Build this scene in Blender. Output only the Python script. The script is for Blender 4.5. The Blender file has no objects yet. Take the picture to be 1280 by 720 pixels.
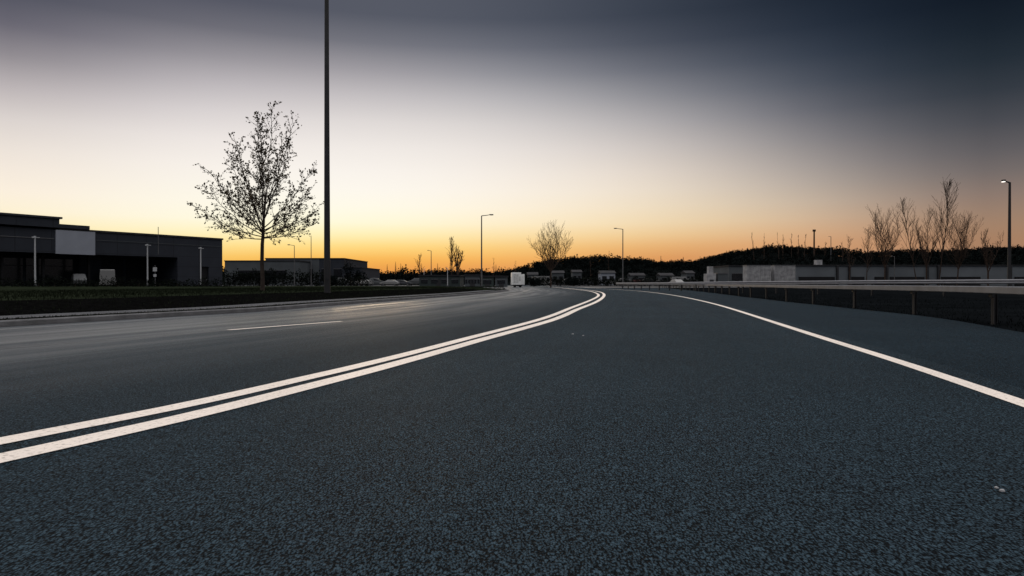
import bpy, math, random
from mathutils import Vector, noise
random.seed(7)
sc = bpy.context.scene
col = sc.collection
F = 24/36*1280; H = 0.6; HY = 354.0

# ---------------------------------------------------------------- camera
cd = bpy.data.cameras.new('camera'); cam = bpy.data.objects.new('camera', cd); col.objects.link(cam)
cam.location = (0, 0, H); cam.rotation_euler = (math.radians(90) - math.atan((360-HY)/F), 0, 0)
cd.lens = 24; cd.sensor_width = 36; cd.clip_start = 0.05; cd.clip_end = 6000
sc.camera = cam

# ---------------------------------------------------------------- world: dusk sky
def lin(c):
    out = []
    for v in c:
        v /= 255
        out.append(v/12.92 if v <= .04045 else ((v+.055)/1.055)**2.4)
    return out
SKYCOLS = {
 15: [(0,77,79,92),(30,98,96,108),(56,124,120,127),(94,168,161,164),(125,200,192,192),(160,224,216,210),(200,240,229,218),(240,252,239,222),(268,253,241,210),(300,254,230,160),(335,240,190,100)],
 210:[(0,82,84,97),(40,120,118,126),(83,170,165,170),(120,204,198,200),(160,232,225,222),(200,246,239,232),(245,253,247,232),(278,255,249,224),(300,255,236,168),(318,252,205,105),(335,245,182,85)],
 475:[(0,72,77,90),(47,105,107,117),(85,155,152,158),(130,206,201,202),(165,232,226,222),(205,247,241,235),(245,254,249,238),(275,255,251,226),(292,255,243,190),(306,255,224,135),(322,252,186,82),(338,228,150,74)],
 640:[(0,64,70,83),(47,90,94,106),(94,145,145,152),(130,190,187,189),(165,220,214,211),(205,241,233,226),(250,252,242,226),(280,254,238,205),(298,252,222,160),(312,249,200,118),(326,246,178,92),(340,222,148,88)],
 845:[(0,46,54,67),(47,64,70,83),(94,104,107,117),(130,146,145,150),(165,182,177,177),(205,214,203,194),(245,232,217,197),(280,238,214,174),(300,234,190,132),(315,224,160,98),(325,214,146,90)],
 1065:[(0,25,34,47),(44,36,46,60),(90,56,64,77),(130,82,85,95),(178,124,121,124),(215,154,145,141),(250,184,166,150),(280,202,168,138),(302,204,152,112)],
 1230:[(0,15,23,34),(60,27,37,46),(95,38,47,56),(130,54,59,67),(170,78,78,84),(210,104,98,98),(245,134,115,106),(280,156,126,103),(304,162,123,95)],
}
ZEN = (0.62, 0.60, 0.60); ZEN_K = 2.65
world = bpy.data.worlds.new('World'); sc.world = world; world.use_nodes = True
nt = world.node_tree; N = nt.nodes; L = nt.links; N.clear()
def math_node(op, a, b=None, tree=None):
    t = tree or nt
    n = t.nodes.new('ShaderNodeMath'); n.operation = op
    for i, v in enumerate((a, b)):
        if v is None: continue
        if isinstance(v, (int, float)): n.inputs[i].default_value = v
        else: t.links.new(v, n.inputs[i])
    return n.outputs[0]
tc = N.new('ShaderNodeTexCoord'); sx = N.new('ShaderNodeSeparateXYZ'); L.new(tc.outputs['Generated'], sx.inputs[0])
azim = math_node('ARCTAN2', sx.outputs[0], sx.outputs[1])
elev = math_node('DIVIDE', math_node('MAXIMUM', math_node('ARCSINE', sx.outputs[2]), 0.0), math.pi/2)
def interp(rows, y):
    rows = sorted(rows)
    if y <= rows[0][0]: return rows[0][1:]
    if y >= rows[-1][0]: return rows[-1][1:]
    for p, q in zip(rows, rows[1:]):
        if p[0] <= y <= q[0]:
            t = (y-p[0])/(q[0]-p[0]); return tuple(p[i]+(q[i]-p[i])*t for i in (1,2,3))
# resample the hand-measured sunset colours on a regular azimuth/elevation grid, smoothly in both directions
ELS = [0, .6, 1.2, 2, 3, 4, 5, 6.2, 7.6, 9, 11, 13, 15, 17, 19, 21]
keys = sorted(SKYCOLS); kaz = [math.atan((k-640)/F) for k in keys]
grid = []
for k, a_ in zip(keys, kaz):
    R_ = math.hypot(F, k-640)
    # beyond the top of the measured rows carry on the last colour; smooth with a small kernel
    row = []
    for e in ELS:
        acc = [0,0,0]; ws = 0
        for de, w_ in ((-.7,1),(-.35,2),(0,3),(.35,2),(.7,1)):
            c = interp(SKYCOLS[k], HY - math.tan(math.radians(max(0, e+de)))*R_)
            for i in range(3): acc[i] += c[i]*w_
            ws += w_
        row.append([v/ws for v in acc])
    grid.append(row)
def smooth_az(a_, j, c):
    # Catmull-Rom through the measured columns
    i = max(0, min(len(kaz)-2, sum(1 for q in kaz if q <= a_)-1)); t = (a_-kaz[i])/(kaz[i+1]-kaz[i]); t = max(0, min(1, t))
    g_ = lambda n: grid[max(0, min(len(kaz)-1, n))][j][c]
    z_ = lambda n: kaz[n] if 0 <= n < len(kaz) else (2*kaz[0]-kaz[1] if n < 0 else 2*kaz[-1]-kaz[-2])
    h_ = z_(i+1)-z_(i); m0 = (g_(i+1)-g_(i-1))/(z_(i+1)-z_(i-1))*h_; m1 = (g_(i+2)-g_(i))/(z_(i+2)-z_(i))*h_
    return (2*t**3-3*t*t+1)*g_(i)+(t**3-2*t*t+t)*m0+(3*t*t-2*t**3)*g_(i+1)+(t**3-t*t)*m1
prev = None; prevaz = None; NC = 25
for q in range(NC):
    az = kaz[0]+(kaz[-1]-kaz[0])*q/(NC-1)
    r = N.new('ShaderNodeValToRGB'); cr = r.color_ramp; cr.interpolation = 'LINEAR'
    L.new(elev, r.inputs[0])
    stops = [(e/90, lin([max(2, sum(w_*smooth_az(az+math.radians(d_), j, c) for d_, w_ in ((-6,1),(-4,2),(-2,3),(0,4),(2,3),(4,2),(6,1)))/16) for c in range(3)])) for j, e in enumerate(ELS)]
    top = stops[-1]
    stops.append((0.30, [v*0.9+.004 for v in top[1]])); stops.append((0.50, [z*ZEN_K*.7 for z in ZEN])); stops.append((0.72, [z*ZEN_K for z in ZEN]))
    while len(cr.elements) < len(stops): cr.elements.new(0.5)
    for e, (p, c) in zip(cr.elements, stops): e.position = p
    for e, (p, c) in zip(cr.elements, stops): e.color = (*c, 1)
    if prev is None: prev = r.outputs[0]
    else:
        mr = N.new('ShaderNodeMapRange'); mr.inputs[1].default_value = prevaz; mr.inputs[2].default_value = az
        L.new(azim, mr.inputs[0])
        mx = N.new('ShaderNodeMix'); mx.data_type = 'RGBA'
        L.new(mr.outputs[0], mx.inputs[0]); L.new(prev, mx.inputs[6]); L.new(r.outputs[0], mx.inputs[7])
        prev = mx.outputs[2]
    prevaz = az
# behind the viewer the sky is the dim blue-grey of the side away from the sunset
back = N.new('ShaderNodeValToRGB'); L.new(elev, back.inputs[0])
bs = [(0, (.10,.105,.12)), (.2, (.09,.10,.12)), (.5, tuple(z*ZEN_K*.7 for z in ZEN)), (.72, tuple(z*ZEN_K for z in ZEN))]
while len(back.color_ramp.elements) < 4: back.color_ramp.elements.new(.5)
for e, (p, c) in zip(back.color_ramp.elements, bs): e.position = p
for e, (p, c) in zip(back.color_ramp.elements, bs): e.color = (*c, 1)
mr = N.new('ShaderNodeMapRange'); mr.interpolation_type = 'SMOOTHSTEP'
mr.inputs[1].default_value = math.radians(42); mr.inputs[2].default_value = math.radians(110)
L.new(math_node('ABSOLUTE', azim), mr.inputs[0])
mx = N.new('ShaderNodeMix'); mx.data_type = 'RGBA'
L.new(mr.outputs[0], mx.inputs[0]); L.new(prev, mx.inputs[6]); L.new(back.outputs[0], mx.inputs[7])
# a trace of the physical sky keeps the air's own colour variation
SUN_AZ = math.radians(-12); SUN_EL = math.radians(1.5)
nish = N.new('ShaderNodeTexSky'); nish.sky_type = 'NISHITA'; nish.sun_disc = False
nish.sun_elevation = SUN_EL; nish.sun_rotation = SUN_AZ
bg1 = N.new('ShaderNodeBackground'); bg1.inputs[1].default_value = 1.0; L.new(mx.outputs[2], bg1.inputs[0])
bg2 = N.new('ShaderNodeBackground'); bg2.inputs[1].default_value = 0.0006; L.new(nish.outputs[0], bg2.inputs[0])
ad = N.new('ShaderNodeAddShader'); L.new(bg1.outputs[0], ad.inputs[0]); L.new(bg2.outputs[0], ad.inputs[1])
wo = N.new('ShaderNodeOutputWorld'); L.new(ad.outputs[0], wo.inputs[0])

# ---------------------------------------------------------------- sun (already in the haze at the horizon)
sd = bpy.data.lights.new('sun', 'SUN'); sun = bpy.data.objects.new('sun', sd); col.objects.link(sun)
sd.energy = 0.2; sd.angle = math.radians(10); sd.color = (1, .72, .45)
sdir = Vector((math.sin(SUN_AZ)*math.cos(SUN_EL), math.cos(SUN_AZ)*math.cos(SUN_EL), math.sin(SUN_EL)))
sun.rotation_euler = sdir.to_track_quat('Z', 'Y').to_euler()
vs = sc.view_settings; vs.view_transform = 'Standard'; vs.look = 'None'; vs.exposure = 0; vs.gamma = 1; vs.use_curve_mapping = False
sc.cycles.max_bounces = 6; sc.cycles.diffuse_bounces = 2; sc.cycles.glossy_bounces = 2; sc.cycles.transparent_max_bounces = 6

# ---------------------------------------------------------------- helpers
def at(px, Y): return (px-640)*Y/F
def zz(py, Y): return H + (HY-py)*Y/F
def G(px, py, z=0.0):
    Y = (H-z)*F/(py-HY); return (at(px, Y), Y)

def nodes_of(m):
    m.use_nodes = True; t = m.node_tree; return t, t.nodes['Principled BSDF']
def mat(name, c, rough=.8, metal=0, var=.25, scale=3, bump=0.0, bscale=20, spec=.5, emit=None, ek=1):
    m = bpy.data.materials.new(name); t, b = nodes_of(m)
    b.inputs['Roughness'].default_value = rough; b.inputs['Metallic'].default_value = metal
    b.inputs['Specular IOR Level'].default_value = spec
    tcn = t.nodes.new('ShaderNodeTexCoord')
    nz = t.nodes.new('ShaderNodeTexNoise'); nz.inputs['Scale'].default_value = scale; nz.inputs['Detail'].default_value = 6
    t.links.new(tcn.outputs['Object'], nz.inputs['Vector'])
    r = t.nodes.new('ShaderNodeValToRGB')
    r.color_ramp.elements[0].position = .3; r.color_ramp.elements[1].position = .7
    r.color_ramp.elements[0].color = (*[v*(1-var) for v in c], 1); r.color_ramp.elements[1].color = (*[min(1, v*(1+var)) for v in c], 1)
    t.links.new(nz.outputs[0], r.inputs[0]); t.links.new(r.outputs[0], b.inputs['Base Color'])
    if bump:
        n2 = t.nodes.new('ShaderNodeTexNoise'); n2.inputs['Scale'].default_value = bscale; n2.inputs['Detail'].default_value = 4
        t.links.new(tcn.outputs['Object'], n2.inputs['Vector'])
        bp = t.nodes.new('ShaderNodeBump'); bp.inputs['Strength'].default_value = bump; bp.inputs['Distance'].default_value = .05
        t.links.new(n2.outputs[0], bp.inputs['Height']); t.links.new(bp.outputs[0], b.inputs['Normal'])
    if emit:
        b.inputs['Emission Color'].default_value = (*emit, 1); b.inputs['Emission Strength'].default_value = ek
    return m
M = {
 'ground': mat('ground', (.005,.006,.007), .95, scale=.6, var=.4, bump=.5, bscale=3, spec=0),
 'grass': mat('grass', (.014,.018,.011), .95, scale=1.2, var=.45, bump=.8, bscale=14, spec=0),
 'mulch': mat('mulch', (.004,.004,.004), .97, scale=8, var=.5, bump=1, bscale=25, spec=0),
 'concrete': mat('concrete', (.06,.063,.07), .85, scale=2.5, var=.25, bump=.3, bscale=60, spec=.3),
 'curb': mat('kerb_concrete', (.11,.11,.115), .8, scale=4, var=.3, bump=.3, bscale=50, spec=.3),
 'wall_dark': mat('wall_dark', (.027,.031,.041), .8, scale=.5, var=.12, spec=.2),
 'wall_pale': mat('wall_pale', (.27,.29,.34), .8, scale=.5, var=.08, spec=.2),
 'wall_grey': mat('wall_grey', (.080,.090,.098), .85, scale=.3, var=.15, spec=.2),
 'wall_white': mat('wall_white', (.32,.32,.33), .8, scale=1.4, var=.35, spec=.2),
 'trim': mat('trim_light', (.12,.12,.13), .6, var=.1),
 'void': mat('recess_dark', (.01,.01,.012), .6, var=.2, spec=.2),
 'glass': mat('window_glass', (.012,.013,.016), .15, var=.2),
 'roof': mat('roof', (.022,.022,.025), .8, scale=.4, var=.2, spec=.2),
 'galv': mat('galvanised_steel', (.13,.135,.15), .6, metal=.2, scale=3, var=.2),
 'steel_dark': mat('dark_steel', (.03,.03,.033), .6, metal=.2, var=.2, spec=.3),
 'pole': mat('pole_grey', (.10,.10,.105), .6, metal=.3, var=.2),
 'polelt': mat('pole_light', (.40,.41,.43), .6, var=.1),
 'bark': mat('bark', (.045,.035,.03), .95, scale=6, var=.3, spec=.1),
 'twig': mat('twig', (.05,.034,.027), .95, scale=6, var=.3, spec=.1),
 'leaf': mat('leaf', (.06,.045,.025), .8, scale=4, var=.5, spec=.2),
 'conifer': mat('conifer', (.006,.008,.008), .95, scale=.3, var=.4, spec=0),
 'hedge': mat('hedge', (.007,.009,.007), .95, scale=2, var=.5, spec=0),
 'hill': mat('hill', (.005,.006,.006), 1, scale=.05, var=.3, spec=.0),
 'tyre': mat('tyre', (.02,.02,.02), .9, var=.1),
 'carw': mat('car_white', (.20,.20,.20), .35, var=.03), 'cars': mat('car_silver', (.09,.095,.10), .35, metal=.3, var=.03),
 'card': mat('car_dark', (.03,.032,.04), .35, var=.03), 'carr': mat('car_red', (.12,.02,.02), .35, var=.03),
 'lamp': mat('lamp_lens', (.9,.9,.85), .4, var=.02, emit=(1,.93,.82), ek=1.6),
 'lampoff': mat('lamp_lens_unlit', (.5,.5,.5), .3, var=.02),
 'vanwhite': mat('van_white', (.86,.86,.84), .5, scale=1.5, var=.12),
 'vanpanel': mat('van_panel', (.62,.62,.6), .5, scale=4, var=.25),
}

# cladding joints every 4.2 m and two horizontal laps on the dark building's walls
t = M['wall_dark'].node_tree; b = t.nodes['Principled BSDF']
_tc = t.nodes.new('ShaderNodeTexCoord'); _sx = t.nodes.new('ShaderNodeSeparateXYZ'); t.links.new(_tc.outputs['Object'], _sx.inputs[0])
_fx = math_node('LESS_THAN', math_node('FRACT', math_node('MULTIPLY', _sx.outputs[0], 1/4.2, t), None, t), .025, t)
_fz = math_node('LESS_THAN', math_node('FRACT', math_node('MULTIPLY', _sx.outputs[2], 1/1.55, t), None, t), .04, t)
_mx = t.nodes.new('ShaderNodeMix'); _mx.data_type = 'RGBA'; _old = b.inputs['Base Color'].links[0].from_socket
t.links.new(math_node('MULTIPLY', math_node('MAXIMUM', _fx, _fz, t), .6, t), _mx.inputs[0]); t.links.new(_old, _mx.inputs[6]); _mx.inputs[7].default_value = (.01,.01,.012,1)
t.links.new(_mx.outputs[2], b.inputs['Base Color'])

class MB:
    def __init__(s): s.v = []; s.f = []; s.uv = None
    def quad(s, a, b_, c, d):
        n = len(s.v); s.v += [a, b_, c, d]; s.f.append((n, n+1, n+2, n+3))
    def tri(s, a, b_, c):
        n = len(s.v); s.v += [a, b_, c]; s.f.append((n, n+1, n+2))
    def box(s, x0, x1, y0, y1, z0, z1, X=None, mtx=None):
        P = [(x0,y0,z0),(x1,y0,z0),(x1,y1,z0),(x0,y1,z0),(x0,y0,z1),(x1,y0,z1),(x1,y1,z1),(x0,y1,z1)]
        if mtx: P = [mtx(p) for p in P]
        n = len(s.v); s.v += P
        s.f += [tuple(n+i for i in q) for q in ((0,3,2,1),(4,5,6,7),(0,1,5,4),(1,2,6,5),(2,3,7,6),(3,0,4,7))]
    def tube(s, pts, rad, n=8, cap=True):
        pts = [Vector(p) for p in pts]; base = len(s.v)
        for i, p in enumerate(pts):
            d = (pts[min(i+1, len(pts)-1)] - pts[max(i-1, 0)]).normalized()
            a = d.cross(Vector((0,1,0)) if abs(d.y) < .8 else Vector((1,0,0))).normalized(); b2 = d.cross(a)
            r = rad[i] if isinstance(rad, (list, tuple)) else rad
            for k in range(n):
                t_ = 2*math.pi*k/n; s.v.append(tuple(p + a*math.cos(t_)*r + b2*math.sin(t_)*r))
        for i in range(len(pts)-1):
            for k in range(n):
                a0 = base+i*n+k; a1 = base+i*n+(k+1) % n
                s.f.append((a0, a1, a1+n, a0+n))
        if cap:
            s.f.append(tuple(base+k for k in range(n))[::-1]); s.f.append(tuple(base+(len(pts)-1)*n+k for k in range(n)))
    def build(s, name, m, parent=None, smooth=False, bevel=0):
        me = bpy.data.meshes.new(name); me.from_pydata([tuple(p) for p in s.v], [], s.f); me.materials.append(m)
        if s.uv:
            ul = me.uv_layers.new(name='UVMap')
            for lp in me.loops: ul.data[lp.index].uv = s.uv[lp.vertex_index]
        if smooth:
            for p in me.polygons: p.use_smooth = True
        me.update()
        o = bpy.data.objects.new(name, me); col.objects.link(o)
        if parent: o.parent = parent
        if bevel:
            bm = o.modifiers.new('bevel', 'BEVEL'); bm.width = bevel; bm.segments = 2
        return o
def tag(o, label=None, cat=None, group=None, kind=None):
    if label: o['label'] = label
    if cat: o['category'] = cat
    if group: o['group'] = group
    if kind: o['kind'] = kind
    return o
def empty(name, loc, rz=0, label=None, cat=None, group=None):
    o = bpy.data.objects.new(name, None); col.objects.link(o); o.location = loc; o.rotation_euler.z = rz
    o.empty_display_size = .3
    return tag(o, label, cat, group)
def copy_tree(o, parent=None):
    c = o.copy(); col.objects.link(c); c.parent = parent
    for ch in list(o.children): copy_tree(ch, c)
    return c
def place(o, loc, rz=None, label=None, scale=None):
    o.location = loc
    if rz is not None: o.rotation_euler.z = rz
    if label: o['label'] = label
    if scale: o.scale = scale if isinstance(scale, tuple) else (scale,)*3
    return o

def curve(pts):
    """smooth x(y) through control points (monotone in y), linear beyond the ends"""
    pts = sorted((p[1], p[0]) for p in pts)
    ys = [p[0] for p in pts]; xs = [p[1] for p in pts]; n = len(ys)
    d = [(xs[i+1]-xs[i])/(ys[i+1]-ys[i]) for i in range(n-1)]
    m = [d[0]] + [(d[i-1]*(ys[i+1]-ys[i]) + d[i]*(ys[i]-ys[i-1]))/(ys[i+1]-ys[i-1]) for i in range(1, n-1)] + [d[-1]]
    def f(y):
        if y <= ys[0]: return xs[0] + m[0]*(y-ys[0])
        if y >= ys[-1]: return xs[-1] + m[-1]*(y-ys[-1])
        i = max(j for j in range(n-1) if ys[j] <= y)
        h = ys[i+1]-ys[i]; t_ = (y-ys[i])/h
        return ((1+2*t_)*(1-t_)**2*xs[i] + t_*(1-t_)**2*h*m[i] + t_*t_*(3-2*t_)*xs[i+1] + t_*t_*(t_-1)*h*m[i+1])
    return f
S = .75
cR = curve([G(0,574), G(200,529.5), G(400,480), G(600,425.5), G(691,400), G(721.5,387), G(742,379), G(753,372.3), (8.0*S, 62*S), (8.9*S,100*S), (7.6*S,160*S), (2*S, 230*S), (-14*S, 330*S)])
cL = curve([G(0,552.5), G(200,513.5), G(400,469), G(600,419.2), G(673,400), G(715.5,384.2), G(738,375.4), G(748,369.7), (7.35*S, 62*S), (8.15*S,100*S), (6.9*S,160*S), (1.3*S, 230*S), (-14.7*S, 330*S)])
cE = curve([G(1280,505), G(1150,461), G(1033,424), G(891,379.5), G(800,364), (13.2*S, 97*S), (12.3*S,160*S), (7*S, 230*S), (-9*S, 330*S)])
cK = curve([G(0,408.5), G(200,396.5), G(320,389.5), G(400,383), G(500,375.3), G(600,367.6), G(632,363.8), (-.1*S, 110*S), (-2*S,160*S), (-7*S, 230*S), (-23*S, 330*S)])
cD = lambda y: cL(y) + (cK(y)-cL(y))*.52
cRail = curve([(8.0*S,9*S),(9.65*S,13.9*S),(12.0*S,28*S),(14.4*S,42.6*S),(17*S,57*S),(28.5*S,132*S)])
cS = lambda y: cRail(y) - .28 - .1*math.sin(y*.9)*.4

# ---------------------------------------------------------------- ground
YS = [-15, -10, -6, -3, -1] + [i*.5 for i in range(0, 30)] + [15+i for i in range(0, 45)] + [60+4*i for i in range(0, 48)]
g = MB(); R = 2500
g.quad((-R,-R,-.03),(R,-R,-.03),(R,R,-.03),(-R,R,-.03)); tag(g.build('ground', M['ground']), kind='structure')

def strip(name, fl, fr, z, m, ys=YS, kind='structure', cols=1, uvf=None, zr=None):
    s = MB(); s.uv = []
    for y in ys:
        for k in range(cols+1):
            t_ = k/cols; x = fl(y)*(1-t_) + fr(y)*t_
            s.v.append((x, y, z + ((zr-z)*t_ if zr is not None else 0))); s.uv.append((t_, y))
    w = cols+1
    for i in range(len(ys)-1):
        for k in range(cols): a = i*w+k; s.f.append((a, a+1, a+w+1, a+w))
    o = s.build(name, m)
    if kind: o['kind'] = kind
    return o

# asphalt material
def asphalt(name, base, r0, worn=False):
    m = bpy.data.materials.new(name); t, b = nodes_of(m); n = t.nodes; l = t.links
    tc = n.new('ShaderNodeTexCoord')
    def nz(scale, detail=2, rough=.5, vec=None):
        q = n.new('ShaderNodeTexNoise'); q.inputs['Scale'].default_value = scale; q.inputs['Detail'].default_value = detail; q.inputs['Roughness'].default_value = rough
        l.new(vec or tc.outputs['Object'], q.inputs['Vector']); return q.outputs[0]
    vo = n.new('ShaderNodeTexVoronoi'); vo.inputs['Scale'].default_value = 175; vo.inputs['Randomness'].default_value = 1
    l.new(tc.outputs['Object'], vo.inputs['Vector'])
    mp_ = n.new('ShaderNodeMapping'); mp_.inputs['Scale'].default_value = (1, .5, 1); l.new(tc.outputs['Object'], mp_.inputs['Vector'])
    l.new(mp_.outputs[0], vo.inputs['Vector'])
    h1 = math_node('SUBTRACT', 1.0, vo.outputs['Distance'], t)
    h2 = math_node('MULTIPLY', nz(190, 2, .5, mp_.outputs[0]), 1.6, t)
    hh = math_node('ADD', h1, h2, t)
    # base colour: each stone its own grey, binder between them dark
    r = n.new('ShaderNodeValToRGB'); r.color_ramp.elements[0].position = .78; r.color_ramp.elements[1].position = 1.38
    mr = n.new('ShaderNodeMapRange'); l.new(hh, mr.inputs[0]); mr.inputs[1].default_value = .95; mr.inputs[2].default_value = 1.80
    r.color_ramp.elements[0].position = .2; r.color_ramp.elements[1].position = .9
    r.color_ramp.elements[0].color = (*[v*.12 for v in base], 1); r.color_ramp.elements[1].color = (*[v*2.15 for v in base], 1)
    l.new(mr.outputs[0], r.inputs[0])
    # pale chips
    sp = n.new('ShaderNodeSeparateColor'); l.new(vo.outputs['Color'], sp.inputs[0])
    chip = math_node('GREATER_THAN', sp.outputs[0], .93, t)
    chipc = n.new('ShaderNodeMix'); chipc.data_type = 'RGBA'; l.new(math_node('MULTIPLY', chip, .55, t), chipc.inputs[0]); l.new(r.outputs[0], chipc.inputs[6])
    chipc.inputs[7].default_value = (*[v*3.2 for v in base], 1)
    # broad patches
    pm = n.new('ShaderNodeMapRange'); l.new(nz(.35, 4, .6), pm.inputs[0]); pm.inputs[1].default_value = .3; pm.inputs[2].default_value = .7; pm.inputs[3].default_value = .82; pm.inputs[4].default_value = 1.15
    mul = n.new('ShaderNodeVectorMath'); mul.operation = 'SCALE'; l.new(chipc.outputs[2], mul.inputs[0]); l.new(pm.outputs[0], mul.inputs['Scale'])
    l.new(mul.outputs[0], b.inputs['Base Color'])
    # wheel-polished bands run with the lanes (UV.x is the position across the carriageway)
    uv = n.new('ShaderNodeUVMap'); uv.uv_map = 'UVMap'; su = n.new('ShaderNodeSeparateXYZ'); l.new(uv.outputs[0], su.inputs[0])
    st = n.new('ShaderNodeCombineXYZ'); l.new(math_node('MULTIPLY', su.outputs[0], 9.0, t), st.inputs[0]); l.new(math_node('MULTIPLY', su.outputs[1], .05, t), st.inputs[1])
    band = nz(1.6, 3, .6, st.outputs[0])
    rm = n.new('ShaderNodeMapRange'); l.new(band, rm.inputs[0]); rm.inputs[1].default_value = .38; rm.inputs[2].default_value = .62
    rm.inputs[3].default_value = 0.0; rm.inputs[4].default_value = 1.0
    if worn:   # the lane by the kerb is polished smooth, the lane by the centre line still coarse
        k_ = n.new('ShaderNodeMapRange'); k_.interpolation_type = 'SMOOTHSTEP'; l.new(su.outputs[0], k_.inputs[0]); k_.inputs[1].default_value = .95; k_.inputs[2].default_value = .25
        k2 = math_node('MULTIPLY', k_.outputs[0], math_node('ADD', math_node('MULTIPLY', rm.outputs[0], .55, t), .45, t), t)
        l.new(math_node('SUBTRACT', r0, math_node('MULTIPLY', k2, .40, t), t), b.inputs['Roughness'])
        l.new(math_node('ADD', math_node('MULTIPLY', k2, .8, t), .05, t), b.inputs['Specular IOR Level'])
    else:
        l.new(math_node('SUBTRACT', r0, math_node('MULTIPLY', rm.outputs[0], .04, t), t), b.inputs['Roughness'])
        b.inputs['Specular IOR Level'].default_value = .04
    bp = n.new('ShaderNodeBump'); bp.inputs['Strength'].default_value = .8; bp.inputs['Distance'].default_value = .006
    l.new(hh, bp.inputs['Height']); l.new(bp.outputs[0], b.inputs['Normal'])
    return m
A_new = asphalt('asphalt_new', (.0195,.0335,.0445), .74)
A_old = asphalt('asphalt_worn', (.0185,.0305,.040), .72, True)
A_sho = asphalt('asphalt_shoulder', (.0135,.0255,.0355), .78)
A_far = mat('asphalt_far', (.030,.031,.034), .45, scale=.4, var=.3, spec=.6)
seam = lambda y: (cL(y)+cR(y))/2
strip('left_carriageway', cK, seam, 0.0, A_old, cols=8)
strip('right_carriageway', seam, lambda y: cE(y)+.25, 0.0, A_new, cols=6)
YS_S = [y for y in YS if y <= 90]
strip('road_shoulder', lambda y: cE(y)+.25, cS, 0.0, A_sho, ys=YS_S, cols=4)
# side road and forecourt past the verge, to the left of the bend
def poly(name, pts, z, m, kind='structure'):
    s = MB(); s.v = [(x, y, z) for x, y in pts]; s.f = [tuple(range(len(pts)))]; o = s.build(name, m); tag(o, kind=kind); return o
poly('side_road', [(cK(60)+.1,48),(cK(70)+.1,70),(cK(100)+.1,100),(cK(130)+.1,130),(-30,122),(-80,118),(-80,98),(-30,97),(-9,85),(-3.6,64)], -.006, A_far)
poly('cross_road', [(9,92),(20,98),(60,104),(140,106),(140,118),(60,118),(20,122),(4,130)], -.01, A_far)
poly('parking_lot', [(-160,150),(150,150),(170,215),(-170,215)], -.014, mat('lot_paving', (.035,.037,.04), .8, scale=.1, var=.35, spec=.3))

# ---------------------------------------------------------------- road paint
def paint_mat():
    m = bpy.data.materials.new('road_paint'); t, b = nodes_of(m); n = t.nodes; l = t.links
    tc = n.new('ShaderNodeTexCoord')
    q = n.new('ShaderNodeTexNoise'); q.inputs['Scale'].default_value = 55; q.inputs['Detail'].default_value = 5; q.inputs['Roughness'].default_value = .7; l.new(tc.outputs['Object'], q.inputs['Vector'])
    q2 = n.new('ShaderNodeTexNoise'); q2.inputs['Scale'].default_value = 1.3; q2.inputs['Detail'].default_value = 4; l.new(tc.outputs['Object'], q2.inputs['Vector'])
    r = n.new('ShaderNodeValToRGB'); r.color_ramp.elements[0].position = .31; r.color_ramp.elements[1].position = .47
    r.color_ramp.elements[0].color = (.40,.34,.29,1); r.color_ramp.elements[1].color = (.90,.80,.71,1)
    l.new(q.outputs[0], r.inputs[0])
    mr = n.new('ShaderNodeMapRange'); l.new(q2.outputs[0], mr.inputs[0]); mr.inputs[1].default_value = .3; mr.inputs[2].default_value = .7; mr.inputs[3].default_value = .88; mr.inputs[4].default_value = 1.0
    mul = n.new('ShaderNodeVectorMath'); mul.operation = 'SCALE'; l.new(r.outputs[0], mul.inputs[0]); l.new(mr.outputs[0], mul.inputs['Scale']); l.new(mul.outputs[0], b.inputs['Base Color'])
    b.inputs['Roughness'].default_value = .55
    bp = n.new('ShaderNodeBump'); bp.inputs['Strength'].default_value = .35; bp.inputs['Distance'].default_value = .004
    l.new(q.outputs[0], bp.inputs['Height']); l.new(bp.outputs[0], b.inputs['Normal'])
    return m
PM = paint_mat()
def line(name, fc, w, m=PM, y0=-6, y1=150, z=.004, step=.25):
    s = MB(); ys = []; y = y0
    while y < y1: ys.append(y); y += step if y < 30 else 1.0
    ys.append(y1)
    for i, y in enumerate(ys):
        d = Vector((fc(y+.05)-fc(y-.05), .1)).normalized(); nx, ny = d.y*w/2, -d.x*w/2
        j = .0035*noise.noise(Vector((y*4, w*9, 1))); x = fc(y)
        s.v += [(x-nx*(1+j*20), y-ny, z), (x+nx*(1-j*20), y+ny, z)]
    for i in range(len(ys)-1): s.f.append((2*i, 2*i+1, 2*i+3, 2*i+2))
    return tag(s.build(name, m), kind='structure')
line('centre_line_marking', cL, .130); line('centre_line_marking', cR, .140); line('edge_line_marking', cE, .108)
# lane dashes on the far carriageway
P0 = G(285,412.8); P1 = G(427,401.8)
dd = (P1[0]-P0[0])/(P1[1]-P0[1])
line('lane_dash_marking', lambda y: P0[0]+(y-P0[1])*dd, .085, y0=P0[1], y1=P1[1])
PF = mat('faded_paint', (.14,.14,.14), .6, scale=5, var=.5)
Pa = G(-60,441); Pb = G(285,413.2)
line('faded_lane_marking', lambda y: Pa[0]+(y-Pa[1])*(Pb[0]-Pa[0])/(Pb[1]-Pa[1]), .03, m=PF, y0=Pa[1], y1=Pb[1], step=.5)

# ---------------------------------------------------------------- left verge: kerb, footpath, planting strip, bank
YV = [y for y in YS if y <= 56]
TIP = 56.6
def off(f, d):
    def q(y):
        s = (f(y+.3)-f(y-.3))/.6; return f(y) - d*math.sqrt(1+s*s)
    return q
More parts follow.
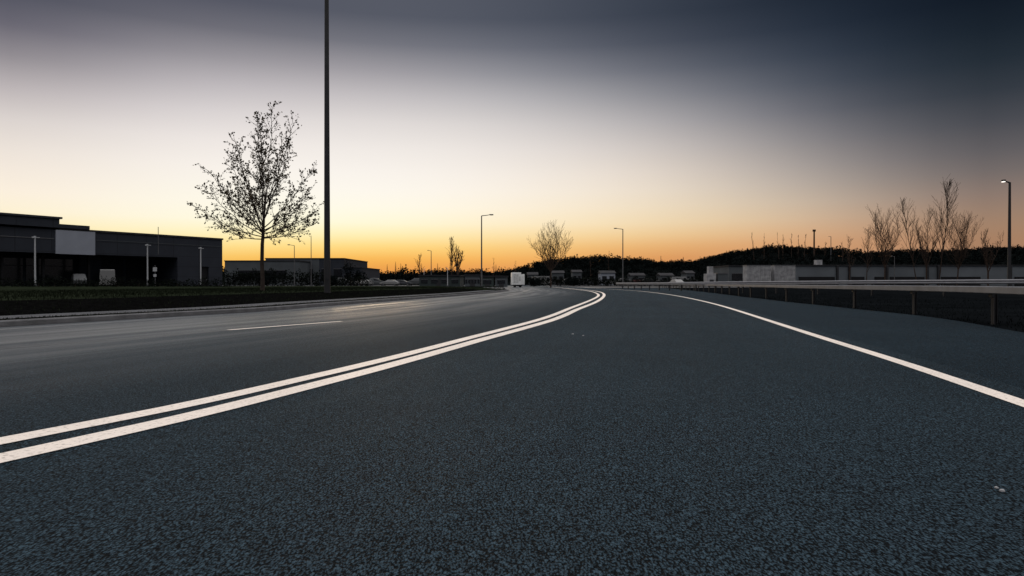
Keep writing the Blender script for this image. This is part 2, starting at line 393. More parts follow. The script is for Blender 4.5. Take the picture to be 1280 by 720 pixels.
# the strips behind the kerb taper away as they reach the nose of the verge
tp = lambda y: max(0.02, min(1, (TIP-y)/9))
kerb = MB(); kf = cK; kb = off(cK, .13)
for y in YV+[TIP]:
    a, b_ = kf(y), kb(y)
    kerb.v += [(a, y, -.02), (a-.015, y, .065), (a-.035, y, .082), (b_, y, .082), (b_, y, -.02)]
for i in range(len(YV)):
    for k in range(4): q = i*5+k; kerb.f.append((q, q+1, q+6, q+5))
kerb.f += [(0,1,2,3,4), tuple(5*len(YV)+k for k in (4,3,2,1,0))]
tag(kerb.build('kerb', M['curb']), kind='structure')
strip('gutter_strip', lambda y: kf(y)+.0, lambda y: kf(y)+.10, .004, mat('gutter', (.03,.03,.033), .8, scale=3, var=.3, spec=.2), ys=YV, kind='structure')
strip('kerb_grass_strip', lambda y: kb(y)-.32*tp(y), kb, .078, M['mulch'], ys=YV+[TIP])
strip('footpath', lambda y: kb(y)-1.3*tp(y), lambda y: kb(y)-.32*tp(y), .086, M['concrete'], ys=YV+[TIP])
def hz(x, y):
    return .02*noise.noise(Vector((x*.7, y*.7, 0))) + .03*noise.noise(Vector((x*.2, y*.2, 5)))
# bank mesh: fine grid from footpath back
bank = MB(); cols_ = 34; rows = [y for y in YS if -15 <= y <= 56] + [TIP] + [60,66,74,84,95]
def backx(y): return -75 if y < 40 else -75+(y-40)*0.9
prof = [0, .2, .5, .9, 1.4, 2, 2.7, 3.4, 4.2, 5, 6, 7, 8.5, 10, 12, 14, 17, 20, 24, 28, 33, 40, 50, 62]
for y in rows:
    for d in prof:
        if y <= TIP: x = kb(y)-1.3*tp(y) - d*tp(y) - (1-tp(y))*d*.8
        else: x = kb(TIP) - (y-TIP)*.24 - d*1.0
        z = .08 + .21*min(1, max(0, (d-.2)/2.8))*min(1, (d+.01)/.2)
        if y > TIP: z *= 1.0
        z = z if d == 0 else z + hz(x, y)*min(1, d)
        if y > 80: z -= (y-80)/15*.15
        bank.v.append((x, y, z))
w = len(prof)
for i in range(len(rows)-1):
    for k in range(w-1): a = i*w+k; bank.f.append((a, a+w, a+w+1, a+1))
bo = bank.build('grass_bank', M['grass'], smooth=True); tag(bo, kind='structure')
strip('planting_bed', lambda y: kb(y)-1.3*tp(y)-2.3*tp(y), lambda y: kb(y)-1.3*tp(y), .27, M['mulch'], ys=[y for y in YV if y < 50], zr=.092)

# grass blades
def blades(name, spots, h, wd, m, seed=1):
    rnd = random.Random(seed); s = MB()
    for (x, y, z) in spots:
        a = rnd.uniform(0, math.pi); hh = h*rnd.uniform(.4, 1.3); dx, dy = math.cos(a)*wd, math.sin(a)*wd
        lx, ly = rnd.uniform(-.5,.5)*hh, rnd.uniform(-.5,.5)*hh
        s.tri((x-dx, y-dy, z), (x+dx, y+dy, z), (x+lx, y+ly, z+hh))
    return tag(s.build(name, m), kind='stuff')
rnd = random.Random(3); sp = []
for _ in range(42000):
    y = rnd.uniform(4, 56)**1.0; d = rnd.uniform(2.2, 14) if rnd.random() < .8 else rnd.uniform(0, 2.3)
    x = kb(y)-1.3*tp(y)-d*tp(y); sp.append((x, y, .08+.21*min(1, max(0, (d-.2)/2.8))))
tag(blades('grass', sp, .07, .012, M['grass']), 'short dark grass covering the bank beside the left carriageway', 'grass')
sp = []
for _ in range(9000):
    y = rnd.uniform(5, 56); d = rnd.uniform(.03, .3); sp.append((kb(y)-d*tp(y), y, .075))
tag(blades('grass', sp, .035, .008, M['grass'], 2), 'thin dark grass between the kerb and the footpath', 'grass')
# rough ground right of the guardrail
sp = []
for _ in range(9000):
    y = rnd.uniform(3, 60)*rnd.uniform(.3,1); sp.append((cS(y)+rnd.uniform(.0, 1)**1.3*9, y, -.03))
tag(blades('grass', sp, .05, .008, M['conifer'], 5), 'dark rough grass under and behind the guardrail', 'grass')

# ---------------------------------------------------------------- left low hedge
def leafy(s, cx, cy, cz, rx, ry, rz, n, size, rnd, cone=0):
    for _ in range(n):
        while True:
            p = Vector((rnd.uniform(-1,1), rnd.uniform(-1,1), rnd.uniform(-1,1)))
            if p.length < 1: break
        if cone: k = (1-p.z)/2; p.x *= k; p.y *= k
        c = Vector((cx+p.x*rx, cy+p.y*ry, cz+p.z*rz))
        q = [Vector((rnd.gauss(0,1), rnd.gauss(0,1), rnd.gauss(0,1))).normalized()*size*rnd.uniform(.5,1.3) for _ in range(3)]
        s.tri(*(tuple(c+v) for v in q))
def hedge_row(lab, p0, p1, Y, top, grp, step=.6, n_leaf=170, size=.10, rug=.35, m=None):
    rnd = random.Random(int(p0)+9); ht = zz(top, Y); cx = (at(p0,Y)+at(p1,Y))/2
    root = empty('hedge', (cx, Y, 0), 0, lab, 'hedge', grp)
    x0, x1 = at(p0,Y)-cx, at(p1,Y)-cx; n = max(2, int((x1-x0)/step)+1); s = MB()
    for i in range(n):
        x = x0+(x1-x0)*i/(n-1); hh = ht*rnd.uniform(1-rug, 1.0)
        leafy(s, x, rnd.uniform(-.4,.4)*step, hh*.5, step*.95, step*1.1, hh*.56, n_leaf, size, rnd)
        if i % 3 == 0:
            t = MB(); t.tube([(x,0,-.1),(x+.1,.05,ht*.5)], [.04,.02], 5); t.build('stem', M['bark'], root)
    s.build('foliage', m or M['hedge'], root)
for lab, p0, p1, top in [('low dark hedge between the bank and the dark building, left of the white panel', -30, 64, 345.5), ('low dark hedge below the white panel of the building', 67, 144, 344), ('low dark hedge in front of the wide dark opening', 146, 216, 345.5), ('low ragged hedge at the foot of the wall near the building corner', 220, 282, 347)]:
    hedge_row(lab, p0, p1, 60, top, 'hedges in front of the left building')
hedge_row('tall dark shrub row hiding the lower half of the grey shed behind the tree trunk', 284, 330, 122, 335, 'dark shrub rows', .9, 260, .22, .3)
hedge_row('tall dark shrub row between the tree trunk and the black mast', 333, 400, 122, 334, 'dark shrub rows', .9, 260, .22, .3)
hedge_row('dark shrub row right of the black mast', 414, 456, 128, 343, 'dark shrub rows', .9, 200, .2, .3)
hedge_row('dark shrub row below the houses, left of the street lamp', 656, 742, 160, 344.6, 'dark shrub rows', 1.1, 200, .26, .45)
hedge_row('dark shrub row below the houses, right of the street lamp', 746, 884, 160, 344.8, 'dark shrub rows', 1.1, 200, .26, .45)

# ---------------------------------------------------------------- guardrail
def rail(fx, ysb, yps, sect, ztop, lab, mpost, pw, m):
    gr = empty('guardrail', (fx(20), 20, 0), 0, lab, 'guardrail', None); ox, oy = gr.location.x, 20
    s = MB(); w = len(sect)
    for y in ysb:
        for (dx, dz) in sect: s.v.append((fx(y)+dx-ox, y-oy, ztop(y)+dz))
    for i in range(len(ysb)-1):
        for k in range(w): a = i*w+k; b_ = i*w+(k+1) % w; s.f.append((a, b_, b_+w, a+w))
    s.f.append(tuple(range(w))[::-1]); s.f.append(tuple((len(ysb)-1)*w+k for k in range(w)))
    s.build('beam', m, gr)
    proto = None
    for y in yps:
        zt = ztop(y)
        if proto is None:
            s = MB(); hh_ = zt+.02
            s.box(-pw,pw,-.004,.004,0,hh_); s.box(-pw,-pw+.007,-.035,.035,0,hh_); s.box(pw-.007,pw,-.035,.035,0,hh_)
            p = s.build('post', mpost, gr)
            s = MB(); s.box(-pw-.035,-pw-.003,-.04,.04,hh_-.16,hh_-.06); s.build('bracket', mpost, p)
            proto = p
        else: p = copy_tree(proto, gr)
        p.location = (fx(y)+.12-ox, y-oy, -.03+(zt-ztop(yps[0])))
    return gr
RB = .11
bx_ = [(-.075,-RB+.012),(-.075,-.012),(-.063,0),(.063,0),(.075,-.012),(.075,-RB+.012),(.063,-RB),(-.063,-RB)]
rail(cRail, [2+i*1.0 for i in range(50)]+[52+2*i for i in range(24)], [3.7+3.35*i for i in range(28)], bx_, lambda y: .555-.05*min(1, max(0,(y-12)/60)),
     'box-beam steel guardrail nearest the road along the right shoulder', M['steel_dark'], .028, M['galv'])
# pale W-beam rail of the road beyond, further away
cFar = curve([(34,20),(22.5,30),(14.5,45),(12.4,60),(11.6,76)])
wv = [(0,0),(0,-.018),(-.05,-.035),(-.05,-.065),(0,-.09),(0,-.115),(-.05,-.14),(-.05,-.17),(0,-.19),(0,-.205),(.012,-.205),(.012,0)]
rail(cFar, [16+i*1.5 for i in range(41)], [18+2.9*i for i in range(20)], wv, lambda y: .80-.13*min(1, max(0,(y-26)/30)),
     'pale W-beam guardrail further off, seen just above the box-beam rail', M['steel_dark'], .045, mat('rail_pale', (.28,.28,.30), .6, metal=.1, var=.12))

# ---------------------------------------------------------------- left building
Bx0, By0 = at(-330, 72.6), 72.6
def fy(px):  # facade depth along the image column
    k = 56 + (66.2-56)/159*(278-px); return 110*56/k*(1)
A_ = Vector((at(278, fy(278)), fy(278))); B_ = Vector((at(0, fy(0)), fy(0)))
D_ = (B_-A_).normalized(); Lf = (B_-A_).length
ang = math.atan2(-D_.y, -D_.x)            # local +x runs toward the right end
bl = empty('warehouse', (A_.x, A_.y, 0), ang, 'long dark flat-roofed commercial building with one pale square panel on the left', 'building')
def sx_(px):  # facade coordinate (negative going left) of an image column
    r = Vector(((px-640)/F, 1)); # ray (x=r.x*t,y=t)
    # A_ + s*D_ = r*t
    det = D_.x*(-r.y) - (-r.x)*D_.y
    s_ = ((-A_.x)*(-r.y) - (-r.x)*(-A_.y))/det
    return -s_
ZT = zz(298, 110); ZS = ZT
LX = sx_(-260)
s = MB(); s.box(LX, 0, 0, 45, 4.5, ZT-.25); 
s.box(sx_(222), sx_(251), 0, 45, 0, 4.5); s.box(sx_(261), 0, 0, 45, 0, 4.5); s.box(sx_(251), sx_(261), 0, 45, 3.2, 4.5)
s.box(sx_(119), sx_(147), 4, 45, 0, 4.5); s.box(sx_(147), sx_(222), 6, 45, 0, 4.5); s.box(LX, sx_(119), 5, 45, 0, 4.5)
s.build('wall', M['wall_dark'], bl)
s = MB(); s.box(LX-.1, sx_(73), -.35, 46, ZT+.0, ZT+1.15); s.box(LX-.1, sx_(73)+.3, -.5, 46.2, ZT+1.15, ZT+1.4); pa = s.build('tall_parapet', M['wall_dark'], bl)
s = MB(); s.box(sx_(73)+.01, .12, -.12, 45.1, ZT-.25, ZT); s.build('coping', M['steel_dark'], bl)
s = MB(); s.box(sx_(69), sx_(118), -.25, -.004, zz(318.5, 92), ZT-.28); s.build('panel', M['wall_pale'], bl)
s = MB(); s.box(sx_(70), sx_(111), -.3, 6, ZT+.003, ZT+.5); s.build('panel_cap', M['wall_dark'], bl)
s = MB(); s.box(LX, sx_(68), -.04, 0-.002, 6.35, 6.42); s.build('seam_strip', M['trim'], bl)
s = MB(); s.box(sx_(120), -.0, -.04, -.002, 6.45, 6.51); s.build('seam_strip', M['wall_grey'], bl)
s = MB(); s.box(sx_(251), sx_(261), .3, .4, 0, 3.2); d_ = s.build('door', M['void'], bl)
s = MB(); s.box(sx_(259), sx_(260), .2, .29, 1.0, 1.2); s.build('handle', M['trim'], d_)
for a, b_ in ((-180,-120),(-110,-50),(-40,8),(12,52),(56,68),(72,115)):
    s = MB(); s.box(sx_(a), sx_(b_), 4.9, 4.98, .4, 3.9); wn = s.build('window', M['glass'], bl)
    s = MB(); s.box(sx_(a), sx_(b_), 4.82, 4.88, 2.9, 2.98); s.build('frame', M['steel_dark'], wn)
s = MB()
for a, b_ in ((150,183),(187,219)):
    s.box(sx_(a), sx_(b_), 5.9, 5.98, 0, 4.2)
s.build('loading_door', M['void'], bl)
for p in (-100, -40, 10, 62, 119):
    s = MB(); s.box(sx_(p)-.15, sx_(p)+.15, 1.5, 1.8, 0, 4.5); s.build('pillar', M['void'], bl)
s = MB(); s.tube([(sx_(193), -1, ZT-3), (sx_(193), -1, ZT+1.0)], .05, 6); s.build('flue', M['pole'], bl)

# thin lamp posts in its car park
def lot_lamp():
    r = empty('lamp_post', (0,0,0), 0, 'x', 'lamp post', 'short pale lamp posts in front of the left building')
    s = MB(); s.tube([(0,0,0),(0,0,4.7)], [.09,.07], 8); s.build('pole', M['polelt'], r)
    s = MB(); s.tube([(0,0,0),(0,0,.35)], [.2,.17], 10); s.build('base', M['concrete'], r)
    s = MB(); s.box(-.24,-.08,-.12,.12,4.62,4.74); s.box(.08,.38,-.12,.12,4.64,4.70); s.box(-.08,.08,-.08,.08,4.6,4.8); s.build('lamp_head', M['polelt'], r)
    return r
lp = lot_lamp()
for i, (px, top, Y, lab) in enumerate([(44,295,69,'pale twin-headed lamp post in front of the tall left end of the dark building'),(184.5,305,84,'pale lamp post in front of the wide dark opening'),(251,309,92,'pale lamp post beside the door near the building corner')]):
    o = lp if i == 0 else copy_tree(lp); hgt = zz(top, Y); place(o, (at(px, Y), Y, 0), math.radians(60), lab, (1,1,hgt/4.8))
ss = empty('sign_post', (at(194,75), 75, 0), 0, 'small pale sign on a thin post before the dark opening', 'sign')
s = MB(); s.tube([(0,0,0),(0,0,2.6)], .035, 6); s.build('post', M['pole'], ss)
s = MB(); s.box(-.22,.22,-.06,-.04,1.9,2.35); s.build('sign_plate', M['polelt'], ss)
s = MB(); s.box(-.16,.16,-.06,-.04,1.3,1.6); s.build('sign_plate', M['polelt'], ss)

# ---------------------------------------------------------------- vehicles
def car(paint, name='parked_car', L_=4.5, W_=1.8, H_=1.45, van=False):
    r = empty(name, (0,0,0), 0, 'x', 'van' if van else 'car', 'x')
    if van: pf = [(-L_/2,.35),(-L_/2,H_-.08),(-L_/2+.1,H_),(L_/2-1.1,H_),(L_/2-.65,1.15),(L_/2-.05,.95),(L_/2,.35)]
    else: pf = [(-L_/2,.35),(-L_/2-.02,.8),(-L_/2+.25,.95),(-L_/2+1.0,H_-.05),(-L_/2+1.5,H_),(L_/2-1.9,H_-.03),(L_/2-1.1,.98),(L_/2-.15,.8),(L_/2,.6),(L_/2,.35)]
    s = MB(); n = len(pf)
    for sgn in (-1, 1):
        for (x, z) in pf:
            k = 1 if z < 1.0 else .86
            s.v.append((x, sgn*W_/2*k, z))
    s.f.append(tuple(range(n))); s.f.append(tuple(range(n, 2*n))[::-1])
    for i in range(n): j = (i+1) % n; s.f.append((i, i+n, j+n, j))
    s.build('body', paint, r, bevel=.05)
    s = MB(); zl, zh = (1.15, H_-.3) if van else (.98, H_-.14)
    for sgn in (-1, 1):
        x0, x1, x2, x3 = (L_/2-1.9, L_/2-.95, L_/2-1.25, L_/2-1.8) if van else (-L_/2+.6, L_/2-1.35, L_/2-1.9, -L_/2+1.15)
        y_ = sgn*(W_/2*.93+.015); y2 = sgn*(W_/2*.865+.015)
        s.quad((x0,y_,zl),(x1,y_,zl),(x2,y2,zh),(x3,y2,zh))
    s.build('window', M['glass'], r)
    for sx2 in (-1, 1):
        for sy in (-1, 1):
            s = MB(); x = sx2*L_*.31; s.tube([(x, sy*W_/2-.1*sy-.1, .33),(x, sy*W_/2-.1*sy+.1, .33)], .33, 12); wh = s.build('wheel', M['tyre'], r)
            s = MB(); s.tube([(x, sy*(W_/2-.0)-.01, .33),(x, sy*(W_/2+.005)+.01, .33)], .18, 8); s.build('rim', M['galv'], wh)
    for sy in (-1,1):
        s = MB(); s.box(L_/2-.03, L_/2+.015, sy*W_*.36-.14, sy*W_*.36+.14, .62,.76); s.build('headlight', M['lampoff'], r)
    return r
cars = {'w': car(M['carw']), 's': car(M['cars']), 'd': car(M['card']), 'r': car(M['carr']),
        'v': car(M['carw'], 'parked_van', 5.6, 2.0, 2.5, True)}
used = set()
desc = {'w':'white','s':'silver','d':'dark','r':'dark red','v':'white'}
def put(k, px, Y, rz, lab, grp, z=-.01):
    o = cars[k] if k not in used else copy_tree(cars[k]); used.add(k)
    place(o, (at(px, Y), Y, z), math.radians(rz), lab); o['group'] = grp; return o
G1 = 'vehicles in front of the left building'; G2 = 'cars parked in the far lot on the left'; G3 = 'vehicles parked in the far lot under the hill'
put('v', 135, 96, 119, 'pale van parked before the dark building, right of the white panel', G1)
o = put('s', 98, 92, 128, 'small silver car parked below the white panel of the building', G1); o.scale = (1, .85, 1.3)
lotL = [('s',428,160,5,'silver car just right of the tall black pole'),('w',452,165,80,'white car end-on, left end of the far row beyond the bank'),('w',459,165,84,'white car end-on, second from the left of the far row'),('s',470,168,10,'silver car side-on beside the two end-on white cars'),('w',487,168,176,'white car facing left in the far row'),('d',503,170,0,'dark car in the far row below the tallest small conifer'),('s',520,172,175,'silver car in the far row left of the green shed'),('w',532,172,88,'white car end-on left of the green shed')]
for k, px, Y, rz, lab in lotL: put(k, px, Y, rz, lab, G2)
lotR = [('v',678,186,20,'white van nearest to the box truck, left of the bare tree trunk'),('s',712,190,0,'silver car at the right of the bare tree trunk'),('w',722,176,5,'white car below the first gabled house'),('d',738,172,0,'dark car left of the right-bending centre line'),('w',765,185,178,'white car under the street lamp with the left arm'),('s',782,176,0,'silver car just right of the street lamp'),('r',797,180,4,'dark red car in the middle of the far lot'),('s',812,184,0,'silver car right of the dark red car'),('w',845,150,100,'white car seen end-on beside the guardrail end'),('d',828,178,0,'dark car left of the end-on white car'),('v',850,205,0,'white van behind the end-on white car'),('s',866,190,0,'silver car before the grey warehouse left end'),('s',893,178,172,'silver car beside the white kiosk')]
for k, px, Y, rz, lab in lotR: put(k, px, Y, rz, lab, G3)

# white box truck standing at the mouth of the side road
Y = 100
bt = empty('box_truck', (at(648,Y), Y, 0), math.radians(2), 'white box truck seen from behind at the mouth of the side road', 'truck')
wd = 16.0*Y/F; x0, x1 = -wd/2, wd/2
zt, zb = zz(340.5,Y), zz(356,Y)
s = MB(); s.box(x0, x0+wd*.72, 0, 5.2, zb, zt); s.build('cargo_box', M['vanwhite'], bt, bevel=.03)
s = MB(); s.box(x0+wd*.72+.003, x1, .3, 4.8, zb, zt-.26); s.build('side_locker', M['vanwhite'], bt, bevel=.03)
s = MB(); s.box(x0+.22, x0+wd*.5, -.03, -.004, zb+.3, zt-.25); s.box(x0+wd*.53, x0+wd*.68, -.03, -.004, zb+.55, zt-.6); s.build('rear_door', M['vanpanel'], bt)
s = MB(); s.box(x0+.2, x1-.4, .3, 5, zb-.18, zb-.003); s.build('chassis', M['steel_dark'], bt)
for x in (x0+.5, x1-.55):
    for y_ in (1.0, 4.4):
        s = MB(); s.tube([(x-.11,y_,.17),(x+.11,y_,.17)], .17, 12); s.build('wheel', M['tyre'], bt)
s = MB(); s.box(x0+.1, x0+wd*.6, 5.25, 6.9, zb+.1, zt-.5); s.build('cab', M['vanwhite'], bt, bevel=.1)

# ---------------------------------------------------------------- poles and street lamps
mp = empty('light_mast', (at(409,26), 26, .2), 0, 'very tall black mast rising out of the picture from the grass bank', 'lamp post')
top = 15.5
s = MB(); s.tube([(0,0,0),(0,0,top)], [.122,.062], 16); s.build('pole', M['steel_dark'], mp, smooth=False)
s = MB(); s.tube([(0,0,-.1),(0,0,.04)], .17, 16); s.build('base_plate', M['steel_dark'], mp)
s = MB(); s.box(-.06,.06,-.128,-.11,.55,.85); s.build('hatch', M['steel_dark'], mp)
s = MB(); s.box(-1.1,-.1,-.18,.18,top-.12,top); s.box(.1,1.1,-.18,.18,top-.12,top); s.box(-.1,.1,-.05,.05,top-.1,top-.02); s.build('lamp_head', M['steel_dark'], mp)
def street_lamp(px, top, Y, arm, lab, lit=False, w=.09, m=None, cat='street lamp', z0=0):
    m = m or M['pole']; zt = zz(top, Y)-z0
    r = empty('street_lamp', (at(px,Y), Y, z0), 0, lab, cat, 'street lamps')
    s = MB(); s.tube([(0,0,0),(0,0,zt-.12)], [w*1.2,w*.75], 10); s.build('pole', m, r)
    s = MB(); s.tube([(0,0,0),(0,0,.25)], [w*2.6,w*2.2], 10); s.build('base', M['concrete'], r)
    s = MB(); s.tube([(0,0,zt-.14),(arm*.5,0,zt-.06),(arm*.72,0,zt+.0)], [w*.6,w*.5,w*.45], 8); s.build('arm', m, r)
    hd = MB(); sg = 1 if arm > 0 else -1; a0, a1 = sorted((arm*.7, arm*1.05))
    hd.box(a0, a1, -.13, .13, zt-.05, zt+.07); h_ = hd.build('lamp_head', m, r, bevel=.02)
    s = MB(); a0, a1 = sorted((arm*.76, arm*1.02)); s.box(a0, a1, -.11, .11, zt-.10 if lit else zt-.075, zt-.052); s.build('lens', M['lamp'] if lit else M['lampoff'], h_)
    return r
street_lamp(602, 268.5, 88, 1.45, 'thin street lamp with its arm to the right, left of the white box truck')
street_lamp(778.5, 285.5, 112, -1.4, 'thin street lamp with its arm to the left, above the far car park')
street_lamp(1261.5, 226, 48, -.50, 'street lamp with a lit head at the right edge of the picture', True, .10, M['steel_dark'])
street_lamp(539, 313, 170, -.9, 'short distant street lamp left of the twin bare trees', w=.1)
street_lamp(368, 306, 120, -1.1, 'thin distant street lamp with its arm left, beside the grey shed', w=.07)
street_lamp(389, 295, 120, .01, 'thin armless pole just left of the tall black mast', w=.07)
street_lamp(1038.5, 295.5, 300, -1.1, 'small street lamp on top of the wooded hill', w=.16, z0=8)
street_lamp(1118, 320, 130, -.6, 'short lamp post in front of the right warehouse under the leftmost big bare tree', w=.07)
street_lamp(559.5, 335, 120, -.3, 'short pale lamp post beside the green shed', w=.07, m=M['polelt'])
street_lamp(530, 336, 150, .3, 'short pale lamp post left of the green shed', w=.09, m=M['polelt'])
ms = empty('mast', (at(1017.5,300), 300, 8), 0, 'tall thick radio mast standing on the wooded hill', 'mast')
s = MB(); s.tube([(0,0,0),(0,0,zz(289,300)-8)], [.42,.32], 8); s.build('pole', M['twig'], ms)
s = MB(); s.box(-.55,.55,-.4,.4,zz(289.5,300)-8,zz(287,300)-8); s.build('antenna', M['twig'], ms)

# ---------------------------------------------------------------- distant buildings
def simple_bld(name, p0, p1, top, Y, depth, m, lab, cat='building', roof=M['roof'], bays=0, gable=0, doors=True):
    x0, x1 = at(p0,Y), at(p1,Y); zt = zz(top,Y); cx = (x0+x1)/2; w = x1-x0
    r = empty(name, (cx,Y,0), 0, lab, cat)
    s = MB(); s.box(-w/2, w/2, 0, depth, -.1, zt-(gable or .25)); s.build('wall', m, r)
    s = MB()
    if gable:
        z0, z1 = zt-gable, zt; e = .3
        P = [(-w/2-e,-e,z0),(w/2+e,-e,z0),(w/2+e,depth+e,z0),(-w/2-e,depth+e,z0),(-w/2-e,depth/2,z1),(w/2+e,depth/2,z1)]
        s.v = P; s.f = [(0,1,5,4),(2,3,4,5),(0,4,3),(1,2,5),(0,3,2,1)]
    else: s.box(-w/2-.15, w/2+.15, -.15, depth+.15, zt-.25, zt)
    s.build('roof', roof, r)
    n = bays or 2
    for k in range(n):
        a = -w/2+w*(k+.18)/n; b_ = -w/2+w*(k+.82)/n
        s = MB(); s.box(a, b_, -.06, -.004, zt*.28, zt*.6); wn = s.build('window', M['glass'], r)
        s = MB(); s.box(a-.05, b_+.05, -.1, -.065, zt*.6, zt*.6+.08); s.build('frame', M['trim'], wn)
    if doors:
        s = MB(); s.box(-w*.04-.3, -w*.04+.5, -.05, -.003, 0, 2.1 if zt > 2.6 else zt*.6); s.build('door', M['steel_dark'], r)
    return r
simple_bld('shed', 281, 374, 325.5, 190, 30, M['wall_grey'], 'grey flat-roofed shed beyond the tree trunk, right of the dark building', bays=1)
b2 = simple_bld('warehouse', 332, 404, 322.5, 200, 35, M['wall_grey'], 'grey flat-roofed warehouse behind the tree trunk, left of the black mast', bays=1)
b3 = simple_bld('warehouse', 399, 430, 322.5, 185, 30, M['wall_dark'], 'dark flat-roofed block behind the black mast', bays=2)
simple_bld('warehouse', 428, 452, 334, 182, 25, M['wall_dark'], 'low dark block just right of the black mast', bays=2)
simple_bld('shed', 524, 575, 343.5, 130, 10, mat('shed_green', (.022,.032,.033), .8, var=.15), 'long low green open-fronted shed on posts', bays=4)
simple_bld('shed', 581, 600, 343, 112, 8, M['wall_grey'], 'pale grey shed with tall upright stripes, left of the dark green shed', bays=5)
simple_bld('shed', 601, 617, 344.5, 112, 8, mat('shed_dgreen', (.03,.045,.042), .8, var=.15), 'small dark green shed between two grey ones', bays=1)
simple_bld('shed', 619, 634, 344.5, 112, 8, M['wall_grey'], 'grey shed next to the white box truck', bays=1)
for i, (p0, p1, tp_, Y, lab) in enumerate([(660,672,340,230,'small pale gabled house right of the box truck'),(690,705,338,240,'pale gabled house right of the bare tree trunk'),(716,727,337,250,'narrow pale gabled house in the middle of the row'),(751,769,338,235,'bright gabled house under the street lamp'),(789,806,341,230,'low gabled house right of the street lamp'),(826,842,341,225,'low gabled house below the two pointed conifers'),(858,868,338,220,'small gabled house left of the white kiosk')]):
    h_ = simple_bld('house', p0, p1, tp_, Y, 7, M['wall_pale'] if i in (3,) else M['wall_grey'], lab, 'house', gable=.9); h_['group'] = 'houses at the foot of the hill'
# right-hand long warehouse
YW = 150
wh = empty('warehouse', (at(1145,YW), YW, 0), 0, 'long low grey panelled warehouse behind the guardrail on the right', 'building')
ox = wh.location.x
s = MB(); s.box(at(995,YW)-ox, at(1420,YW)-ox, 0, 40, 0, zz(331,YW)-.2); s.build('wall', mat('wall_panel_grey', (.115,.128,.142), .85, scale=.15, var=.2, spec=.2), wh)
s = MB(); s.box(at(994,YW)-ox, at(1420,YW)-ox+.2, -.25, 40, zz(331,YW)-.2, zz(331,YW)); s.build('roof_edge', M['steel_dark'], wh)
for p in (1046, 1061, 1108, 1158.5, 1172, 1262, 1330, 1380):
    s = MB(); s.box(at(p-1.1,YW)-ox, at(p+1.1,YW)-ox, -.5, -.003, 0, zz(331,YW)-.2); s.build('pillar', M['steel_dark'], wh)
for a, b_ in ((998,1043),(1064,1080),(1093,1106),(1112,1155),(1176,1225),(1268,1300)):
    s = MB(); s.box(at(a,YW)-ox, at(b_,YW)-ox, -.2, -.003, 0, zz(346,YW)); s.build('plinth', M['void'], wh)
s = MB(); s.box(at(1026,YW)-ox, at(1033,YW)-ox, 2, 3.5, zz(331,YW), zz(324.5,YW)); s.build('roof_vent', M['wall_white'], wh)
wl = simple_bld('shed', 911, 932, 331.5, 148, 14, M['wall_grey'], 'short grey shed left of the two white tarped containers', bays=1)
for p0, p1, lab in ((933.5,963.5,'white streaked container, left one of the pair before the hill'),(968.5,994,'white streaked container, right one of the pair before the hill')):
    Y = 140; x0, x1 = at(p0,Y), at(p1,Y); zt = zz(331.5,Y)
    r = empty('container', ((x0+x1)/2, Y, 0), 0, lab, 'container', 'pale containers behind the guardrail'); w = (x1-x0)
    s = MB(); n = 26
    for k in range(n):
        a = -w/2+w*k/n; s.box(a, a+w/n-.02, .0 if k % 2 else .06, 2.4, .35, zt)
    s.build('body', M['wall_white'], r)
    s = MB(); s.box(-w/2-.05, w/2+.05, -.04, 2.45, zt-.12, zt+.03); s.box(-w/2-.05,w/2+.05,-.04,2.45,.15,.35); s.build('frame', M['trim'], r)
    for sg in (-1,1):
        s = MB(); s.box(sg*w*.4-.2, sg*w*.4+.2, .3, 2.1, 0, .15); s.build('foot', M['steel_dark'], r)
Y = 135
kk = empty('kiosk', (at(889,Y), Y, 0), 0, 'white kiosk with a narrow raised top, left of the grey shed', 'kiosk')
s = MB(); s.box(at(884,Y)-at(889,Y), at(895,Y)-at(889,Y), 0, 2.5, 0, zz(342,Y)); s.build('wall', M['wall_white'], kk)
s = MB(); s.box(at(886.5,Y)-at(889,Y), at(892,Y)-at(889,Y), .2, 1.6, zz(342,Y)+.003, zz(333,Y)); s.build('tower', M['wall_white'], kk)
s = MB(); s.box(-.3,.5,-.05,-.003,.0,1.3); s.build('door', M['steel_dark'], kk)
kk2 = empty('kiosk', (at(903,Y), Y, 0), 0, 'low white kiosk between the raised-top kiosk and the grey shed', 'kiosk')
s = MB(); s.box(at(897.5,Y)-at(903,Y), at(910,Y)-at(903,Y), 0, 2.5, 0, zz(342,Y)); s.build('wall', M['wall_grey'], kk2)
s = MB(); s.box(at(897.3,Y)-at(903,Y)-.1, at(910,Y)-at(903,Y)+.1, -.1, 2.6, zz(342,Y)+.003, zz(341.3,Y)+.05); s.build('roof', M['trim'], kk2)

